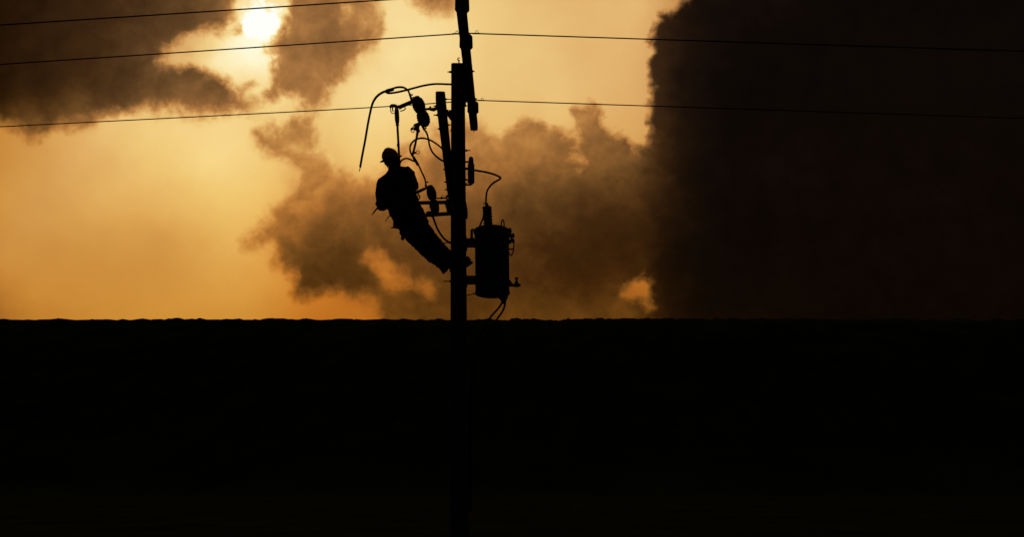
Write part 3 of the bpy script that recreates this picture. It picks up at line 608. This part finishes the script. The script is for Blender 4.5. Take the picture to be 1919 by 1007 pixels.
def remesh(groups, name, vs):
    me = bpy.data.meshes.new(name+'_src'); V = []; Fc = []
    for mb, _ in groups:
        o_ = len(V); V += [tuple(q_) for q_ in mb.v]; Fc += [tuple(i+o_ for i in f_) for f_ in mb.f]
    me.from_pydata(V, [], Fc); me.update()
    o = bpy.data.objects.new(name+'_src', me); COL.objects.link(o)
    md = o.modifiers.new('r', 'REMESH'); md.mode = 'VOXEL'; md.voxel_size = vs; md.use_smooth_shade = True
    sm = o.modifiers.new('s', 'SMOOTH'); sm.factor = .5; sm.iterations = 3
    dg = bpy.context.evaluated_depsgraph_get(); out = bpy.data.meshes.new_from_object(o.evaluated_get(dg), depsgraph=dg)
    bpy.data.objects.remove(o); out.name = name
    trees = [BVHTree.FromPolygons([tuple(q_) for q_ in mb.v], mb.f) for mb, _ in groups]
    out.materials.clear()
    for _, mm in groups: out.materials.append(mm)
    for p_ in out.polygons:
        best = min(range(len(trees)), key=lambda i: (trees[i].find_nearest(p_.center)[3] or 9)); p_.material_index = best; p_.use_smooth = True
    return out
def fold_noise(me, amp):
    nn = [v_.normal.copy() for v_ in me.vertices]
    for v_, nv in zip(me.vertices, nn):
        c_ = v_.co.copy(); n_ = noise.noise(Vector((c_.x*16, c_.y*16, c_.z*26)))+.5*noise.noise(c_*45)
        k_ = amp if (c_-hc).length > .22 else amp*.1
        v_.co = c_+nv*n_*k_
root = thing('person', w(835, 508, 8.9), 'worker in dark clothes and hard hat leaning back from pole, holding a long stick', 'person')
bm_ = remesh([(shirt, M['shirt']), (trou, M['trousers']), (skin_, M['skin']), (glove_, M['glove'])], 'body', VS)
fold_noise(bm_, .009)
rl = Vector(root.location)
for v_ in bm_.vertices: v_.co = v_.co-rl
bo = bpy.data.objects.new('body', bm_); COL.objects.link(bo); bo.parent = root
for s_ in (-1, 1):
    b = MB(); b.ball(hp(s_*.030, .082, .014), .011); part('eye', b, M['eye'], root)
b = MB(); b.ball(hp(0, -.018, .02), (.082, .090, .075), (HR, HF, HU), 20, 12); part('hair', b, M['hair'], root)
# hard hat: dome, brim, raised ridge
b = MB(); rings = []
for i in range(12):
    t = i/11*math.pi/2; k = math.cos(t)**.8 if i < 11 else .03
    rings.append([hp(.098*k*math.cos(q_), -.004+.112*k*math.sin(q_), .048+.112*math.sin(t)) for q_ in [2*math.pi*j/32 for j in range(32)]])
b.ring_loft(rings); hatp = part('hard_hat', b, M['hat'], root)
b = MB()
def brim(k, u): return [hp((.100+.030*k)*math.cos(q_), -.004+(.116+(.030+.014*max(0, math.sin(q_)))*k)*math.sin(q_), .050+u-.012*k) for q_ in [2*math.pi*j/32 for j in range(32)]]
b.ring_loft([brim(-.1, 0), brim(1, -.003), brim(1.03, .002), brim(1, .005), brim(-.1, .009)]); part('brim', b, M['hat'], hatp)
b = MB(); b.tube([hp(0, -.110, .075), hp(0, -.085, .125), hp(0, -.035, .156), hp(0, .03, .157), hp(0, .082, .124), hp(0, .106, .085)], .010, 8, 5); part('ridge', b, M['hat'], hatp)
b = MB(); b.tube([hp(-.085, -.01, .04), hp(-.088, -.02, -.02), hp(-.07, .0, -.07), hp(-.02, .06, -.112), hp(.04, .04, -.10), hp(.085, 0, .03)], .005, 6, 6); part('chin_strap', b, M['strap'], hatp)
# belt, pouches, tools
b = MB(); n_ = 30; bc = w(770.5, 417, 8.70); up_ = (w(752, 383, 8.64)-w(776, 430, 8.72)).normalized()
b.ring_loft([[bc+up_*u_+RT*(.222*kk*math.cos(q_))+FW*(.150*kk*math.sin(q_)) for q_ in [2*math.pi*j/n_ for j in range(n_)]] for u_, kk in ((-.03, .97), (-.03, 1.02), (.03, 1.01), (.03, .96))]); tb = part('tool_belt', b, M['leather'], root)
def tool(name, a_, b2, r, m_, knob=None, cross=None):
    x = MB(); x.tube([a_, b2], r, 8, 1)
    if knob: x.ball(b2, knob)
    if cross: x.tube([b2-Vector((cross, 0, 0)), b2+Vector((cross, 0, 0))], .008, 8, 1)
    return part(name, x, m_, tb)
tool('screwdriver', w(709, 388, 8.66), w(699, 400, 8.66), [.012, .008], M['leather']); tool('screwdriver', w(700, 399, 8.66), w(696.3, 404, 8.66), [.008, .003], M['steel'])
tool('spike', w(735, 398, 8.66), w(721.5, 415.5, 8.62), [.009, .003], M['steel'])
tool('spanner', w(740, 415, 8.62), w(737.5, 427, 8.6), .013, M['steel'], cross=.030)
tool('hammer', w(752, 424, 8.62), w(754.5, 447, 8.6), .017, M['leather'], knob=.024)
b = MB(); b.box(w(744, 419, 8.62), (.045, .03, .05), bev=.3); b.ball(w(742, 427, 8.6), .014); part('pouch', b, M['leather'], tb)
b = MB(); b.box(w(755, 430, 8.62), (.04, .03, .065), bev=.3); part('pouch', b, M['leather'], tb)
# climbing strap round the pole
b = MB(); lp = [w(760, 424, 8.64), w(795, 424, 8.76), w(840, 423, 8.93)]
zs = w(0, 423, 9).z
path = [w(782, 402, 8.58), w(806, 401, 8.76), w(843.5, 401, 8.975), w(873, 401, 8.985), w(870, 401, 9.205), w(846.5, 401, 9.21), w(812, 401, 9.02), w(772, 404, 8.86)]
b.tube(path, .009, 8, 1); part('climbing_strap', b, M['strap'], root)
# boots
def boot(ank, heel, toe, up, name='boot', toe_h=.05):
    f = (toe-heel).normalized(); up = (up-f*up.dot(f)).normalized(); s_ = f.cross(up).normalized(); L = (toe-heel).length
    x = MB(); sec = []
    for t, wd, h0, h1 in ((0, .020, .0, .05), (.05, .034, -.0, .085), (.2, .038, 0, .10), (.38, .036, .004, .092), (.55, .044, .004, .072), (.75, .048, 0, toe_h+.006), (.92, .044, .002, toe_h-.002), (1, .030, .014, toe_h-.016)):
        c = heel+f*L*t+up*(h0+h1)/2; sec.append((c, s_*wd, up*(h1-h0)/2))
    loft(x, sec, 18); cap_mesh(x, heel+f*L*.22+up*.06, ank, .050, .054)
    o = part(name, x, M['leather'], root)
    x = MB(); loft(x, [(heel+f*L*t+up*(-.010+(.006 if t in (.4, .5) else 0)), s_*wd, up*.012) for t, wd in ((-.02, .026), (.04, .038), (.25, .042), (.4, .038), (.5, .040), (.75, .051), (.93, .043), (1.02, .018))], 18)
    part('sole', x, M['rubber'], o)
    return o
boot(w(845, 486, 8.82), w(847, 515, 8.80), w(884, 490.5, 8.82), Vector((-.5, 0, .9)), toe_h=.092)
boot(w(827, 492, 8.98), w(829.5, 511, 8.94), w(850, 492, 8.85), Vector((-.6, 0, .6)))
b = MB(); b.tube([w(833, 488, 8.9), w(836, 500, 8.93), w(838.5, 509.5, 8.95)], [.010, .008, .003], 6, 3); b.tube([w(834.5, 500, 8.93), w(835.5, 508, 8.94)], [.008, .003], 6, 1); part('climbing_spur', b, M['steel'], root)
b = MB(); b.tube([w(846, 478, 8.84), w(846, 500, 8.88), w(848, 508, 8.97)], [.010, .009, .004], 6, 3); part('climbing_spur', b, M['steel'], root)

# ------------------------------------------------------------------ hot stick
hs = thing('hot_stick', st3, 'long insulated stick raised to clamp the upper cutout', 'tool')
b = MB(); b.lathe(st0, st1, [(0, .020), (.05, .028), (.5, .029), (.68, .027), (.75, .025), (.9, .018), (.93, .022), (.97, .022), (1, .015)], 16); b.tube([st1, st2, st3], .0145, 12, 4); b.lathe(w(746.3, 269, 8.6), w(746.6, 275, 8.6), [(0, .0145), (.2, .0175), (.8, .0175), (1, .0145)], 12); part('pole', b, M['fibre'], hs)
b = MB()
b.tube([w(731.5, 202, K), w(733, 198.5, K), w(738, 198, K), w(742, 199, K), w(745.5, 202, K)], [.012, .018, .020, .020, .016], 9, 4)
b.tube([w(732, 201, K), w(732, 207, K), w(734, 211.8, K), w(740, 212.3, K)], .005, 6, 4); b.torus(w(735.8, 207.5, K), .009, .0035, (0, 1, 0)); b.tube([w(735.5, 200, K), w(735.8, 205.5, K)], .008, 6, 1)
b.tube([w(741.5, 200, K), w(741.5, 207, K)], .010, 8, 1); b.tube([w(745.8, 201, K), w(745.2, 208, K)], .009, 8, 1); b.tube([w(734.5, 199, K), w(734.8, 196.3, K)], .006, 6, 1); b.tube([w(741, 199, K), w(741.3, 196, K)], .006, 6, 1)
part('clamp_head', b, M['steel'], hs)

S.cycles.max_bounces = 4; S.cycles.diffuse_bounces = 2; S.cycles.glossy_bounces = 2
